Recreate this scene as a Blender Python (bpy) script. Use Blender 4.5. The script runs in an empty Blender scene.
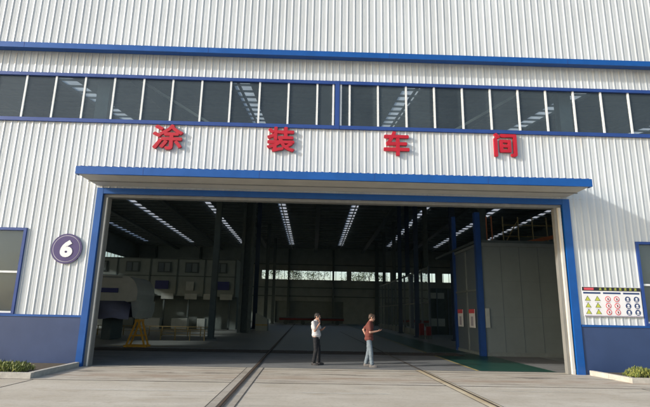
import bpy, bmesh, math, random
from mathutils import Vector, Matrix, noise
random.seed(7)
S = bpy.context.scene
COL = S.collection
LOC = {}

# ------------------------------------------------------------------ materials
def new_mat(name):
    m = bpy.data.materials.new(name); m.use_nodes = True
    nt = m.node_tree; b = nt.nodes['Principled BSDF']
    return m, nt, b

def mat(name, col, rough=.6, metal=0., var=.12, scale=3., bump=0., bscale=40., stretch=None, var2=None):
    """painted / plain surface with uneven tone and roughness"""
    m, nt, b = new_mat(name)
    N, L = nt.nodes, nt.links
    tc = N.new('ShaderNodeTexCoord'); mp = N.new('ShaderNodeMapping')
    L.new(tc.outputs['Object'], mp.inputs[0])
    if stretch: mp.inputs['Scale'].default_value = stretch
    n = N.new('ShaderNodeTexNoise'); n.inputs['Scale'].default_value = scale; n.inputs['Detail'].default_value = 8
    n.inputs['Roughness'].default_value = .65
    L.new(mp.outputs[0], n.inputs['Vector'])
    r = N.new('ShaderNodeValToRGB'); r.color_ramp.elements[0].position = .3; r.color_ramp.elements[1].position = .72
    c2 = var2 if var2 else tuple(c * (1 - var) for c in col)
    r.color_ramp.elements[0].color = (*c2, 1); r.color_ramp.elements[1].color = (*[min(1, c * (1 + var * .5)) for c in col], 1)
    L.new(n.outputs[0], r.inputs[0]); L.new(r.outputs[0], b.inputs['Base Color'])
    mr = N.new('ShaderNodeMapRange'); mr.inputs[3].default_value = rough - .08; mr.inputs[4].default_value = min(1, rough + .12)
    L.new(n.outputs[0], mr.inputs[0]); L.new(mr.outputs[0], b.inputs['Roughness'])
    b.inputs['Metallic'].default_value = metal
    if bump:
        n2 = N.new('ShaderNodeTexNoise'); n2.inputs['Scale'].default_value = bscale; n2.inputs['Detail'].default_value = 6
        L.new(tc.outputs['Object'], n2.inputs['Vector'])
        bp = N.new('ShaderNodeBump'); bp.inputs['Strength'].default_value = bump; bp.inputs['Distance'].default_value = .02
        L.new(n2.outputs[0], bp.inputs['Height']); L.new(bp.outputs[0], b.inputs['Normal'])
    return m

def cladding_mat(name, col):
    """coil-coated sheet: each metre-wide sheet a slightly different tone, rain streaks running down"""
    m, nt, b = new_mat(name); N, L = nt.nodes, nt.links
    tc = N.new('ShaderNodeTexCoord'); sx = N.new('ShaderNodeSeparateXYZ'); L.new(tc.outputs['Object'], sx.inputs[0])
    mu = N.new('ShaderNodeMath'); mu.operation = 'MULTIPLY'; mu.inputs[1].default_value = 1.13; L.new(sx.outputs[0], mu.inputs[0])
    fl = N.new('ShaderNodeMath'); fl.operation = 'FLOOR'; L.new(mu.outputs[0], fl.inputs[0])
    wn = N.new('ShaderNodeTexWhiteNoise'); wn.noise_dimensions = '1D'; L.new(fl.outputs[0], wn.inputs['W'])
    mp = N.new('ShaderNodeMapping'); mp.inputs['Scale'].default_value = (9, 9, .35); L.new(tc.outputs['Object'], mp.inputs[0])
    n = N.new('ShaderNodeTexNoise'); n.inputs['Scale'].default_value = 1.; n.inputs['Detail'].default_value = 7; L.new(mp.outputs[0], n.inputs['Vector'])
    n3 = N.new('ShaderNodeTexNoise'); n3.inputs['Scale'].default_value = .6; n3.inputs['Detail'].default_value = 5; L.new(tc.outputs['Object'], n3.inputs['Vector'])
    a = N.new('ShaderNodeMath'); a.operation = 'MULTIPLY_ADD'; a.inputs[1].default_value = .10; a.inputs[2].default_value = .86
    L.new(wn.outputs[0], a.inputs[0])
    c = N.new('ShaderNodeMapRange'); c.inputs[1].default_value = .3; c.inputs[2].default_value = .6; c.inputs[3].default_value = .93; c.inputs[4].default_value = 1.
    L.new(n.outputs[0], c.inputs[0])
    d = N.new('ShaderNodeMapRange'); d.inputs[1].default_value = .3; d.inputs[2].default_value = .7; d.inputs[3].default_value = .92; d.inputs[4].default_value = 1.03
    L.new(n3.outputs[0], d.inputs[0])
    m1 = N.new('ShaderNodeMath'); m1.operation = 'MULTIPLY'; L.new(a.outputs[0], m1.inputs[0]); L.new(c.outputs[0], m1.inputs[1])
    m2 = N.new('ShaderNodeMath'); m2.operation = 'MULTIPLY'; L.new(m1.outputs[0], m2.inputs[0]); L.new(d.outputs[0], m2.inputs[1])
    vm = N.new('ShaderNodeVectorMath'); vm.operation = 'SCALE'; vm.inputs[0].default_value = col; L.new(m2.outputs[0], vm.inputs['Scale'])
    # grime runs that start under sills, trims and the canopy roof
    mp2 = N.new('ShaderNodeMapping'); mp2.inputs['Scale'].default_value = (14, 14, .5); L.new(tc.outputs['Object'], mp2.inputs[0])
    n5 = N.new('ShaderNodeTexNoise'); n5.inputs['Scale'].default_value = 1.; n5.inputs['Detail'].default_value = 4; L.new(mp2.outputs[0], n5.inputs['Vector'])
    tot = None
    for zt, ln in ((7.44, .55), (9.82, .5), (5.3, 0.01), (14.2, 1.2), (3.98, .01)):
        r = N.new('ShaderNodeMapRange'); r.inputs[1].default_value = zt - ln; r.inputs[2].default_value = zt; L.new(sx.outputs[2], r.inputs[0])
        l2 = N.new('ShaderNodeMath'); l2.operation = 'LESS_THAN'; l2.inputs[1].default_value = zt + .01; L.new(sx.outputs[2], l2.inputs[0])
        q = N.new('ShaderNodeMath'); q.operation = 'MULTIPLY'; L.new(r.outputs[0], q.inputs[0]); L.new(l2.outputs[0], q.inputs[1])
        if tot is None: tot = q
        else:
            mx = N.new('ShaderNodeMath'); mx.operation = 'MAXIMUM'; L.new(tot.outputs[0], mx.inputs[0]); L.new(q.outputs[0], mx.inputs[1]); tot = mx
    r5 = N.new('ShaderNodeMapRange'); r5.inputs[1].default_value = .45; r5.inputs[2].default_value = .7; r5.inputs[4].default_value = .5; L.new(n5.outputs[0], r5.inputs[0])
    q = N.new('ShaderNodeMath'); q.operation = 'MULTIPLY'; L.new(tot.outputs[0], q.inputs[0]); L.new(r5.outputs[0], q.inputs[1])
    xx = N.new('ShaderNodeMix'); xx.data_type = 'RGBA'; L.new(q.outputs[0], xx.inputs[0]); L.new(vm.outputs[0], xx.inputs[6]); xx.inputs[7].default_value = (.34, .28, .20, 1)
    L.new(xx.outputs[2], b.inputs['Base Color']); b.inputs['Roughness'].default_value = .42
    # oil-canning: sheets are never flat
    n4 = N.new('ShaderNodeTexNoise'); n4.inputs['Scale'].default_value = 1.3; L.new(tc.outputs['Object'], n4.inputs['Vector'])
    bp = N.new('ShaderNodeBump'); bp.inputs['Strength'].default_value = .25; bp.inputs['Distance'].default_value = .05
    L.new(n4.outputs[0], bp.inputs['Height']); L.new(bp.outputs[0], b.inputs['Normal'])
    return m

def concrete_mat(name, col, dark, light, bands=True):
    m, nt, b = new_mat(name); N, L = nt.nodes, nt.links
    tc = N.new('ShaderNodeTexCoord')
    def nz(scale, sc=(1, 1, 1), det=8):
        mp = N.new('ShaderNodeMapping'); mp.inputs['Scale'].default_value = sc; L.new(tc.outputs['Object'], mp.inputs[0])
        n = N.new('ShaderNodeTexNoise'); n.inputs['Scale'].default_value = scale; n.inputs['Detail'].default_value = det; n.inputs['Roughness'].default_value = .62
        L.new(mp.outputs[0], n.inputs['Vector']); return n
    def mix(fac, c1, c2):
        x = N.new('ShaderNodeMix'); x.data_type = 'RGBA'
        L.new(fac, x.inputs[0])
        for i, c in ((6, c1), (7, c2)):
            if isinstance(c, tuple): x.inputs[i].default_value = (*c, 1)
            else: L.new(c, x.inputs[i])
        return x.outputs[2]
    def rng(o, a, b_, c=0., d=1.):
        r = N.new('ShaderNodeMapRange'); r.inputs[1].default_value = a; r.inputs[2].default_value = b_
        r.inputs[3].default_value = c; r.inputs[4].default_value = d; L.new(o, r.inputs[0]); return r.outputs[0]
    def mul(a, b_):
        x = N.new('ShaderNodeMath'); x.operation = 'MULTIPLY'; L.new(a, x.inputs[0])
        if isinstance(b_, float): x.inputs[1].default_value = b_
        else: L.new(b_, x.inputs[1])
        return x.outputs[0]
    base = mix(rng(nz(.7).outputs[0], .35, .65), dark, col)
    base = mix(rng(nz(1., (.16, 1.5, 1)).outputs[0], .48, .72, 0, .6), base, light)          # long sweeps across, left by broom and tyres
    base = mix(rng(nz(1., (.3, 1.2, 1), 10).outputs[0], .56, .78, 0, .5), base, tuple(c * .5 for c in dark))
    base = mix(rng(nz(14.).outputs[0], .5, .75, 0, .45), base, tuple(c * .6 for c in dark))
    base = mix(rng(nz(3.2, (.6, 1, 1), 12).outputs[0], .52, .70, 0, .4), base, (dark[0] * .75, dark[1] * .66, dark[2] * .55))
    base = mix(rng(nz(45.).outputs[0], .55, .7, 0, .3), base, light)
    if bands:
        sx = N.new('ShaderNodeSeparateXYZ'); L.new(tc.outputs['Object'], sx.inputs[0])
        st = nz(1., (.9, 4.5, 1), 10)
        for (yc, w, s, c, thr) in ((-1.0, .30, 1., (.07, .055, .045), .47), (-1.75, .55, .6, (.26, .17, .11), .40), (-2.35, .25, .5, (.12, .1, .085), .45), (-.45, .3, .45, (.22, .14, .09), .44)):
            d = N.new('ShaderNodeMath'); d.operation = 'SUBTRACT'; d.inputs[1].default_value = yc; L.new(sx.outputs[1], d.inputs[0])
            ab = N.new('ShaderNodeMath'); ab.operation = 'ABSOLUTE'; L.new(d.outputs[0], ab.inputs[0])
            bandf = rng(ab.outputs[0], w, 0.)
            base = mix(mul(mul(bandf, rng(st.outputs[0], thr, thr + .12)), s), base, c)
    L.new(base, b.inputs['Base Color'])
    b.inputs['Roughness'].default_value = .8
    g = nz(60.); bp = N.new('ShaderNodeBump'); bp.inputs['Strength'].default_value = .3; bp.inputs['Distance'].default_value = .01
    L.new(g.outputs[0], bp.inputs['Height']); L.new(bp.outputs[0], b.inputs['Normal'])
    return m

def glass_mat(name, tint, ior=1.5, dust=.055, dcol=(.5, .52, .52, 1)):
    m, nt, b = new_mat(name); N, L = nt.nodes, nt.links
    N.remove(b); out = N['Material Output']
    t = N.new('ShaderNodeBsdfTransparent'); t.inputs[0].default_value = (*tint, 1)
    g = N.new('ShaderNodeBsdfGlossy'); g.inputs['Roughness'].default_value = .03; g.inputs[0].default_value = (.9, .95, 1, 1)
    f = N.new('ShaderNodeFresnel'); f.inputs[0].default_value = ior
    tc = N.new('ShaderNodeTexCoord'); n = N.new('ShaderNodeTexNoise'); n.inputs['Scale'].default_value = .9; L.new(tc.outputs['Object'], n.inputs['Vector'])
    bp = N.new('ShaderNodeBump'); bp.inputs['Strength'].default_value = .15; bp.inputs['Distance'].default_value = .05; L.new(n.outputs[0], bp.inputs['Height'])
    L.new(bp.outputs[0], g.inputs['Normal'])
    x = N.new('ShaderNodeMixShader'); L.new(f.outputs[0], x.inputs[0]); L.new(t.outputs[0], x.inputs[1]); L.new(g.outputs[0], x.inputs[2])
    # thin film of dust
    d = N.new('ShaderNodeBsdfDiffuse'); d.inputs[0].default_value = dcol
    y = N.new('ShaderNodeMixShader'); 
    sx = N.new('ShaderNodeSeparateXYZ'); L.new(tc.outputs['Object'], sx.inputs[0])
    mu = N.new('ShaderNodeMath'); mu.operation = 'MULTIPLY_ADD'; mu.inputs[1].default_value = 1 / .945; mu.inputs[2].default_value = .04; L.new(sx.outputs[0], mu.inputs[0])
    fl = N.new('ShaderNodeMath'); fl.operation = 'FLOOR'; L.new(mu.outputs[0], fl.inputs[0])
    wn = N.new('ShaderNodeTexWhiteNoise'); wn.noise_dimensions = '1D'; L.new(fl.outputs[0], wn.inputs['W'])
    ad = N.new('ShaderNodeMath'); ad.operation = 'ADD'; L.new(wn.outputs[0], ad.inputs[0]); L.new(n.outputs[0], ad.inputs[1])
    mr = N.new('ShaderNodeMapRange'); mr.inputs[1].default_value = .3; mr.inputs[2].default_value = 1.7; mr.inputs[3].default_value = dust * .6; mr.inputs[4].default_value = dust * 1.4
    L.new(ad.outputs[0], mr.inputs[0]); L.new(mr.outputs[0], y.inputs[0])
    L.new(x.outputs[0], y.inputs[1]); L.new(d.outputs[0], y.inputs[2])
    L.new(y.outputs[0], out.inputs[0])
    return m

def translucent_mat(name, col):
    m, nt, b = new_mat(name); N, L = nt.nodes, nt.links
    N.remove(b); out = N['Material Output']
    t = N.new('ShaderNodeBsdfTranslucent'); d = N.new('ShaderNodeBsdfDiffuse')
    tc = N.new('ShaderNodeTexCoord'); n = N.new('ShaderNodeTexNoise'); n.inputs['Scale'].default_value = 1.5; L.new(tc.outputs['Object'], n.inputs['Vector'])
    r = N.new('ShaderNodeValToRGB'); r.color_ramp.elements[0].color = (*[c * .6 for c in col], 1); r.color_ramp.elements[1].color = (*col, 1)
    L.new(n.outputs[0], r.inputs[0]); L.new(r.outputs[0], t.inputs[0]); L.new(r.outputs[0], d.inputs[0])
    x = N.new('ShaderNodeMixShader'); x.inputs[0].default_value = .25; L.new(t.outputs[0], x.inputs[1]); L.new(d.outputs[0], x.inputs[2])
    L.new(x.outputs[0], out.inputs[0]); return m

M = dict(
    clad=cladding_mat('white_cladding', (.62, .66, .672)),
    dado=mat('dado_blue_violet', (.034, .062, .15), .45, var=.14, scale=1.2, bump=.15, bscale=3),
    blue=mat('trim_blue', (.003, .078, .31), .38, var=.15, scale=2.5),
    blue_dark=mat('window_frame_blue', (.02, .06, .24), .4, var=.15),
    blue_in=mat('column_blue', (.01, .055, .22), .45, var=.2),
    mull=mat('mullion_white', (.72, .74, .73), .4, var=.08),
    soffit=mat('soffit_cream', (.52, .50, .44), .6, var=.12, scale=2),
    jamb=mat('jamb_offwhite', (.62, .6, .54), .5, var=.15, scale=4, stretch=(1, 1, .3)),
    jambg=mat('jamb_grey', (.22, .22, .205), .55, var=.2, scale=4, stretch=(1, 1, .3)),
    red=mat('letter_red', (.46, .008, .022), .45, var=.15),
    purple=mat('roundel_purple', (.065, .045, .15), .4, var=.1),
    white=mat('white_paint', (.78, .78, .78), .45, var=.05),
    grey=mat('grey_ring', (.38, .36, .42), .45, var=.05),
    black=mat('black_print', (.02, .02, .025), .5, var=.1),
    yellow=mat('yellow_print', (.5, .55, .08), .5, var=.1),
    pink=mat('red_print', (.62, .08, .1), .5, var=.1),
    bluep=mat('blue_print', (.03, .06, .16), .5, var=.1),
    glass=glass_mat('window_glass', (.70, .80, .82), 1.5, .125, (.30, .38, .41, 1)),
    glassl=glass_mat('lower_window_glass', (.8, .85, .84), 1.6),
    blind=mat('blind_grey', (.33, .35, .34), .8, var=.1, scale=1.2),
    roof=mat('roof_sheet_dark', (.17, .20, .19), .7, var=.25, stretch=(1, .2, 1)),
    steel=mat('painted_steel_dark', (.075, .10, .10), .6, var=.25),
    steelb=mat('painted_steel_blue', (.03, .055, .10), .6, var=.25),
    steelg=mat('painted_steel_grey', (.17, .20, .20), .55, var=.2),
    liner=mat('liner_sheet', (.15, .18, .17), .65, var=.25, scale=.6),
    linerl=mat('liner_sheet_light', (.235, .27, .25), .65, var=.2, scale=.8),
    sky_sheet=translucent_mat('skylight_sheet', (.96, .97, .98)),
    kerb=mat('kerb_concrete', (.46, .44, .39), .85, var=.25, scale=6, bump=.4, bscale=50),
    soil=mat('soil', (.09, .07, .045), .95, var=.4, scale=9, bump=.8, bscale=30),
    joint=mat('joint_bitumen', (.05, .045, .04), .9, var=.3, scale=12),
    scuffw=mat('worn_white_line', (.6, .58, .52), .8, var=.35, scale=5),
    groove=mat('rail_groove', (.055, .048, .04), .9, var=.3, scale=12),
    rail=mat('rail_steel_rusty', (.16, .115, .085), .5, metal=.4, var=.4, scale=9),
    railc=concrete_mat('rail_border_concrete', (.60, .53, .38), (.42, .34, .21), (.68, .62, .5), False),
    railc2=concrete_mat('rail_border_grey', (.41, .38, .32), (.28, .25, .205), (.44, .41, .36), False),
    conc=concrete_mat('yard_concrete', (.48, .445, .37), (.40, .36, .29), (.56, .53, .465)),
    apron=concrete_mat('apron_concrete', (.20, .205, .20), (.14, .148, .148), (.26, .26, .25), False),
    epoxy=mat('epoxy_grey', (.25, .27, .262), .38, var=.3, scale=.8, stretch=(.3, 1.6, 1)),
    epoxyg=mat('epoxy_green', (.012, .07, .05), .35, var=.25, scale=.8),
    sand=mat('epoxy_sand', (.28, .27, .20), .5, var=.25, scale=.9),
    yel=mat('floor_line_yellow', (.45, .36, .12), .6, var=.4, scale=6),
    orange=mat('orange_paint', (.62, .30, .03), .45, var=.2, scale=6),
    orred=mat('orange_red_paint', (.45, .12, .03), .5, var=.2),
    ochre=mat('ochre_paint', (.28, .2, .07), .5, var=.25),
    car=mat('rail_car_grey', (.42, .43, .39), .4, var=.12),
    tarp=mat('tarpaulin_navy', (.018, .025, .06), .75, var=.3, scale=3, bump=.5, bscale=6),
    sign_blue=mat('sign_blue', (.03, .04, .16), .5, var=.1),
    panelw=mat('panel_white', (.36, .39, .37), .55, var=.15),
    panelg=mat('enclosure_panel_grey', (.165, .20, .205), .5, var=.1, scale=1.4),
    panelb=mat('enclosure_panel_blue_grey', (.10, .13, .155), .45, var=.15),
    trunk=mat('bark', (.10, .075, .05), .9, var=.4, scale=5, bump=.6),
    skin=mat('skin', (.42, .23, .16), .5, var=.12, scale=12),
    hair=mat('hair_dark', (.018, .014, .012), .6, var=.3, scale=30),
    hairb=mat('hair_brown', (.06, .035, .022), .6, var=.3, scale=30),
    shirtw=mat('shirt_white', (.52, .51, .51), .85, var=.08, scale=9),
    shirtr=mat('shirt_maroon', (.14, .040, .030), .9, var=.25, scale=7),
    trouser=mat('trouser_black', (.010, .011, .014), .85, var=.3, scale=9),
    jeans=mat('jeans_washed', (.165, .205, .235), .9, var=.3, scale=8),
    shoe=mat('shoe_black', (.02, .018, .018), .5, var=.2),
    shoe2=mat('shoe_grey', (.16, .15, .14), .7, var=.3),
    phone=mat('phone_case', (.02, .02, .025), .3, var=.05),
    eye=mat('eye', (.03, .02, .02), .3, var=.05),
    car_red=mat('extinguisher_red', (.14, .012, .015), .45, var=.15),
)
def leaf_mat(name, a, b_):
    m, nt, b = new_mat(name); N, L = nt.nodes, nt.links
    g = N.new('ShaderNodeNewGeometry'); r = N.new('ShaderNodeValToRGB')
    r.color_ramp.elements[0].color = (*a, 1); r.color_ramp.elements[1].color = (*b_, 1)
    L.new(g.outputs['Random Per Island'], r.inputs[0]); L.new(r.outputs[0], b.inputs['Base Color']); b.inputs['Roughness'].default_value = .6
    return m
M['leaf'] = leaf_mat('leaf_dark', (.02, .04, .015), (.06, .09, .03))
M['grass'] = leaf_mat('leaf_hedge', (.07, .11, .02), (.26, .27, .06))

# ------------------------------------------------------------------ mesh helpers
class MB:
    def __init__(self): self.bm = bmesh.new()
    def box(self, x0, x1, y0, y1, z0, z1, bevel=0.):
        v = [self.bm.verts.new(p) for p in ((x0, y0, z0), (x1, y0, z0), (x1, y1, z0), (x0, y1, z0), (x0, y0, z1), (x1, y0, z1), (x1, y1, z1), (x0, y1, z1))]
        fs = [self.bm.faces.new([v[i] for i in f]) for f in ((0, 3, 2, 1), (4, 5, 6, 7), (0, 1, 5, 4), (1, 2, 6, 5), (2, 3, 7, 6), (3, 0, 4, 7))]
        if bevel:
            es = list({e for f in fs for e in f.edges})
            bmesh.ops.bevel(self.bm, geom=es, offset=bevel, segments=2, affect='EDGES', profile=.5)
        return self
    def quad(self, *pts):
        self.bm.faces.new([self.bm.verts.new(p) for p in pts]); return self
    def prism(self, poly, ext, axis='y'):
        """poly: list of 2-D points; extruded along axis from ext[0] to ext[1]"""
        def P(a, b, t): return {'y': (a, t, b), 'x': (t, a, b), 'z': (a, b, t)}[axis]
        A = [self.bm.verts.new(P(a, b, ext[0])) for a, b in poly]; B = [self.bm.verts.new(P(a, b, ext[1])) for a, b in poly]
        n = len(poly); self.bm.faces.new(A); self.bm.faces.new(B[::-1])
        for i in range(n): self.bm.faces.new((A[i], B[i], B[(i + 1) % n], A[(i + 1) % n]))
        bmesh.ops.recalc_face_normals(self.bm, faces=self.bm.faces[:]); return self
    def tube(self, p0, p1, r0, r1=None, n=8):
        p0, p1 = Vector(p0), Vector(p1); r1 = r0 if r1 is None else r1
        d = (p1 - p0); L = d.length
        mt = Matrix.Translation((p0 + p1) / 2) @ d.to_track_quat('Z', 'Y').to_matrix().to_4x4()
        bmesh.ops.create_cone(self.bm, cap_ends=True, segments=n, radius1=r0, radius2=r1, depth=L, matrix=mt); return self
    def beam(self, p0, p1, w, h):
        """rectangular bar from p0 to p1"""
        p0, p1 = Vector(p0), Vector(p1); d = p1 - p0
        mt = Matrix.Translation((p0 + p1) / 2) @ d.to_track_quat('Z', 'Y').to_matrix().to_4x4() @ Matrix.Diagonal((w, h, d.length, 1))
        bmesh.ops.create_cube(self.bm, size=1, matrix=mt); return self
    def ell(self, c, r, rot=None, seg=14, rings=9):
        mt = Matrix.Translation(c) @ (rot.to_matrix().to_4x4() if rot else Matrix()) @ Matrix.Diagonal((*r, 1))
        bmesh.ops.create_uvsphere(self.bm, u_segments=seg, v_segments=rings, radius=1, matrix=mt); return self
    def cap(self, p0, p1, r0, r1, n=12):
        self.tube(p0, p1, r0, r1, n); self.ell(p0, (r0,) * 3, seg=n, rings=7); self.ell(p1, (r1,) * 3, seg=n, rings=7); return self
    def build(self, name, m, parent=None, smooth=False):
        me = bpy.data.meshes.new(name); self.bm.to_mesh(me); self.bm.free()
        return link_mesh(name, me, m, parent, smooth)

def link_mesh(name, me, m, parent=None, smooth=False):
    me.materials.clear(); me.materials.append(M[m])
    o = bpy.data.objects.new(name, me); COL.objects.link(o)
    if parent is not None:
        o.parent = parent; w = LOC[parent.name]; me.transform(Matrix.Translation(-w)); LOC[o.name] = w
    else: LOC[o.name] = Vector((0, 0, 0))
    if smooth:
        for p in me.polygons: p.use_smooth = True
    return o

def tag(o, label=None, cat=None, group=None, kind=None):
    if label: o['label'] = label
    if cat: o['category'] = cat
    if group: o['group'] = group
    if kind: o['kind'] = kind
    return o
def thing(name, loc, label, cat, group=None):
    o = bpy.data.objects.new(name, None); COL.objects.link(o); o.location = loc; o.empty_display_size = .3
    LOC[o.name] = Vector(loc); return tag(o, label, cat, group)
def copy_tree(o, parent=None, loc=None, rot=None):
    c = o.copy(); COL.objects.link(c)
    if parent is not None: c.parent = parent
    if loc is not None: c.location = loc
    if rot is not None: c.rotation_euler.z = rot
    LOC[c.name] = Vector(c.location) if parent is None else LOC[parent.name]
    for ch in [k for k in bpy.data.objects if k.parent == o]: copy_tree(ch, c)
    return c

def rib_panel(mb, x0, x1, z0, z1, y, period=.222, depth=.016, thick=.05):
    """profiled steel sheet, ribs standing out towards -y"""
    prof = []
    k = math.floor(x0 / period) * period
    prof.append((x0, y))
    while k < x1:
        for dx, dy in ((.0, 0), (.042, -depth), (.053, -depth), (.059, 0)):
            xx = k + dx
            if x0 < xx < x1: prof.append((xx, y + dy))
        # faint stiffener in the middle of the pan
        for dx, dy in ((.135, 0), (.142, -.004), (.150, 0)):
            xx = k + dx
            if x0 < xx < x1: prof.append((xx, y + dy))
        k += period
    prof.append((x1, y))
    prof += [(x1, y + thick), (x0, y + thick)]
    mb.prism(prof, (z0, z1), 'z'); return mb

# ------------------------------------------------------------------ setting: ground
def sheet(name, pts, z, m, kind='structure'):
    o = MB().quad(*[(x, y, z) for x, y in pts]).build(name, m); return tag(o, kind=kind)
sheet('ground', [(-260, -260), (260, -260), (260, 260), (-260, 260)], 0, 'conc')
sheet('floor', [(-29, 7.0), (29, 7.0), (29, 66), (-29, 66)], .004, 'epoxy')
sheet('floor_apron', [(-9, .42), (9.5, .42), (9.5, 7.0), (-9, 7.0)], .004, 'apron')
sheet('floor_left', [(-29, .42), (-9, .42), (-9, 7.0), (-29, 7.0)], .004, 'epoxy')
sheet('floor_right', [(9.5, .42), (29, .42), (29, 7.0), (9.5, 7.0)], .004, 'epoxy')
sheet('floor_walkway_green', [(5.15, .5), (7.5, .5), (7.5, 7.0), (5.15, 7.0)], .008, 'epoxyg')
sheet('floor_walkway_green_inner', [(5.1, 7.6), (7.0, 7.6), (7.0, 60), (5.1, 60)], .008, 'epoxyg')
sheet('floor_line_yellow', [(5.03, .5), (5.11, .5), (5.11, 60), (5.03, 60)], .012, 'yel')
sheet('floor_line_orange', [(-9.2, 8.3), (-4.3, 8.3), (-4.3, 8.42), (-9.2, 8.42)], .0085, 'yel')
sheet('floor_trench_cover', [(-9.2, 5.7), (6.2, 5.7), (6.2, 7.1), (-9.2, 7.1)], .016, 'groove')
g = MB()
for k in range(31):
    x = -9.1 + k * .5; g.box(x, x + .44, 5.72, 7.08, .018, .024)
tag(g.build('floor_trench_grating', 'groove'), kind='structure')
# saw-cut joints of the yard slabs
j = MB()
jr = random.Random(3)
for y, x0, x1 in ((-2.72, -30, 30), (-6.6, -30, 30), (.02, -6.6, 8.0)):
    x = x0
    while x < x1:
        n = min(x1, x + 1.2 + jr.random()); w = .016 + .012 * jr.random(); dy = jr.uniform(-.006, .006)
        j.quad((x, y - w + dy, .004), (n, y - w + dy, .004), (n, y + w + dy, .004), (x, y + w + dy, .004)); x = n
for x in (-11.2, -6.4, 7.9, 12.7):
    j.quad((x - .014, -30, .004), (x + .014, -30, .004), (x + .014, -2.75, .004), (x - .014, -2.75, .004))
tag(j.build('ground_slab_joints', 'joint'), kind='structure')
w = MB()
def worn(x0, x1, y, h):
    n = max(3, int((x1 - x0) / .12)); top = []; bot = []
    for i in range(n + 1):
        x = x0 + (x1 - x0) * i / n; e = h * (1 if 0 < i < n else .3)
        top.append((x, y + e * (.7 + .4 * jr.random()), .004)); bot.append((x, y - e * (.7 + .4 * jr.random()), .004))
    for i in range(n): w.quad(bot[i], bot[i + 1], top[i + 1], top[i])
worn(-.2, 1.75, -4.05, .035); worn(-4.6, -1.95, -4.05, .03); worn(-9.5, -6.0, -4.45, .03); worn(4.1, 6.2, -3.4, .025); worn(6.9, 11., -3.3, .02)
tag(w.build('ground_line_white', 'scuffw'), kind='structure')

# rails let into the concrete
def rail_track(xa, ya, xb, yb, bw, border, nm, gw=.075):
    d = Vector((xb - xa, yb - ya, 0)).normalized(); nrm = Vector((d.y, -d.x, 0))
    def strip(o0, o1, z, m, name, ys=ya, ye=yb):
        a = Vector((xa, ya, 0)); L = (yb - ya)
        p0 = a + (ys - ya) / L * Vector((xb - xa, L, 0)); p1 = a + (ye - ya) / L * Vector((xb - xa, L, 0))
        s = MB().quad(*[tuple(p + nrm * o + Vector((0, 0, z))) for p, o in ((p0, o0), (p0, o1), (p1, o1), (p1, o0))])
        return tag(s.build(name, m), kind='structure')
    strip(-bw, bw, .0205 if False else .006, border, nm + '_border', ye=.42)
    strip(-gw, gw, .03, 'groove', nm + '_groove')
    strip(-gw * .4, gw * .4, .036, 'rail', nm + '_head')
    strip(-bw - .02, -bw, .007, 'joint', nm + '_border_joint', ye=.42); strip(bw, bw + .02, .007, 'joint', nm + '_border_joint', ye=.42)
rail_track(-1.44, -14, -2.45, 60, .24, 'railc2', 'embedded_rail', .055)
rail_track(3.62, -14, 2.6, 30, .13, 'railc', 'embedded_track', .03)

# kerbs and planting beds along the wall
def kerb(segs, label):
    t = thing('kerb', (segs[0][0], segs[0][1], 0), label, 'kerb', 'concrete kerbs of the planting beds')
    for (x0, y0, x1, y1) in segs:
        m = MB(); d = Vector((x1 - x0, y1 - y0, 0)); L = d.length; d.normalize(); n = max(1, round(L / .98)); s = L / n
        nr = Vector((-d.y, d.x, 0)) * .06
        for i in range(n):
            a = Vector((x0, y0, 0)) + d * (i * s + .004); b = Vector((x0, y0, 0)) + d * ((i + 1) * s - .004)
            h = .13 + jr.uniform(-.004, .004)
            q = [a - nr, b - nr, b + nr, a + nr]
            lo = [m.bm.verts.new((p.x, p.y, -.02)) for p in q]; hi = [m.bm.verts.new((p.x, p.y, h)) for p in q]
            m.bm.faces.new(hi)
            for k in range(4): m.bm.faces.new((lo[k], lo[(k + 1) % 4], hi[(k + 1) % 4], hi[k]))
        bmesh.ops.recalc_face_normals(m.bm, faces=m.bm.faces[:])
        m.build('kerb_run', 'kerb', t)
kerb([(-6.66, -.09, -6.60, -2.50), (-6.54, -2.56, -29, -2.62)], 'worn grey concrete kerb round the planting bed left of the gate')
kerb([(8.22, -.09, 8.40, -1.62), (8.34, -1.68, 29, -1.74)], 'pale sunlit concrete kerb round the planting bed right of the gate')
sheet('soil_bed_left', [(-29, -2.55), (-6.67, -2.45), (-6.73, -.03), (-29, -.03)], .08, 'soil')
sheet('soil_bed_right', [(8.29, -.03), (8.46, -1.62), (29, -1.68), (29, -.03)], .08, 'soil')
def hedge(x0, x1, y0, y1, h, n, name, label, seed):
    r = random.Random(seed); m = MB()
    for i in range(n):
        x = r.uniform(x0, x1); y = r.uniform(y0, y1)
        e = min(1, (x - x0) / .25 + .3, (x1 - x) / .25 + .3)
        hh = h * (.55 + .5 * noise.noise(Vector((x * 2.3, y * 2.3, seed))) + .15) * e
        z = .08 + hh * (r.random() ** .6); s = r.uniform(.018, .042); a = r.uniform(0, 6.28)
        up = Vector((r.uniform(-.5, .5), r.uniform(-.5, .5), 1)).normalized() * s * r.uniform(1.2, 3.0)
        sd = Vector((math.cos(a), math.sin(a), r.uniform(-.3, .3))) * s * .5; c = Vector((x, y, z))
        m.quad(c - sd * .4, c + sd * .4, c + up * .6 + sd, c + up)
    return tag(m.build(name, 'grass'), label, 'plants', kind='stuff')
hedge(-13.5, -6.95, -2.45, -1.7, .24, 14000, 'ground_cover', 'low yellow-green hedge plants in the bed left of the gate', 3)
hedge(8.62, 14., -1.55, -.9, .26, 12000, 'ground_cover', 'low yellow-green hedge plants in the bed right of the gate', 5)

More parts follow.
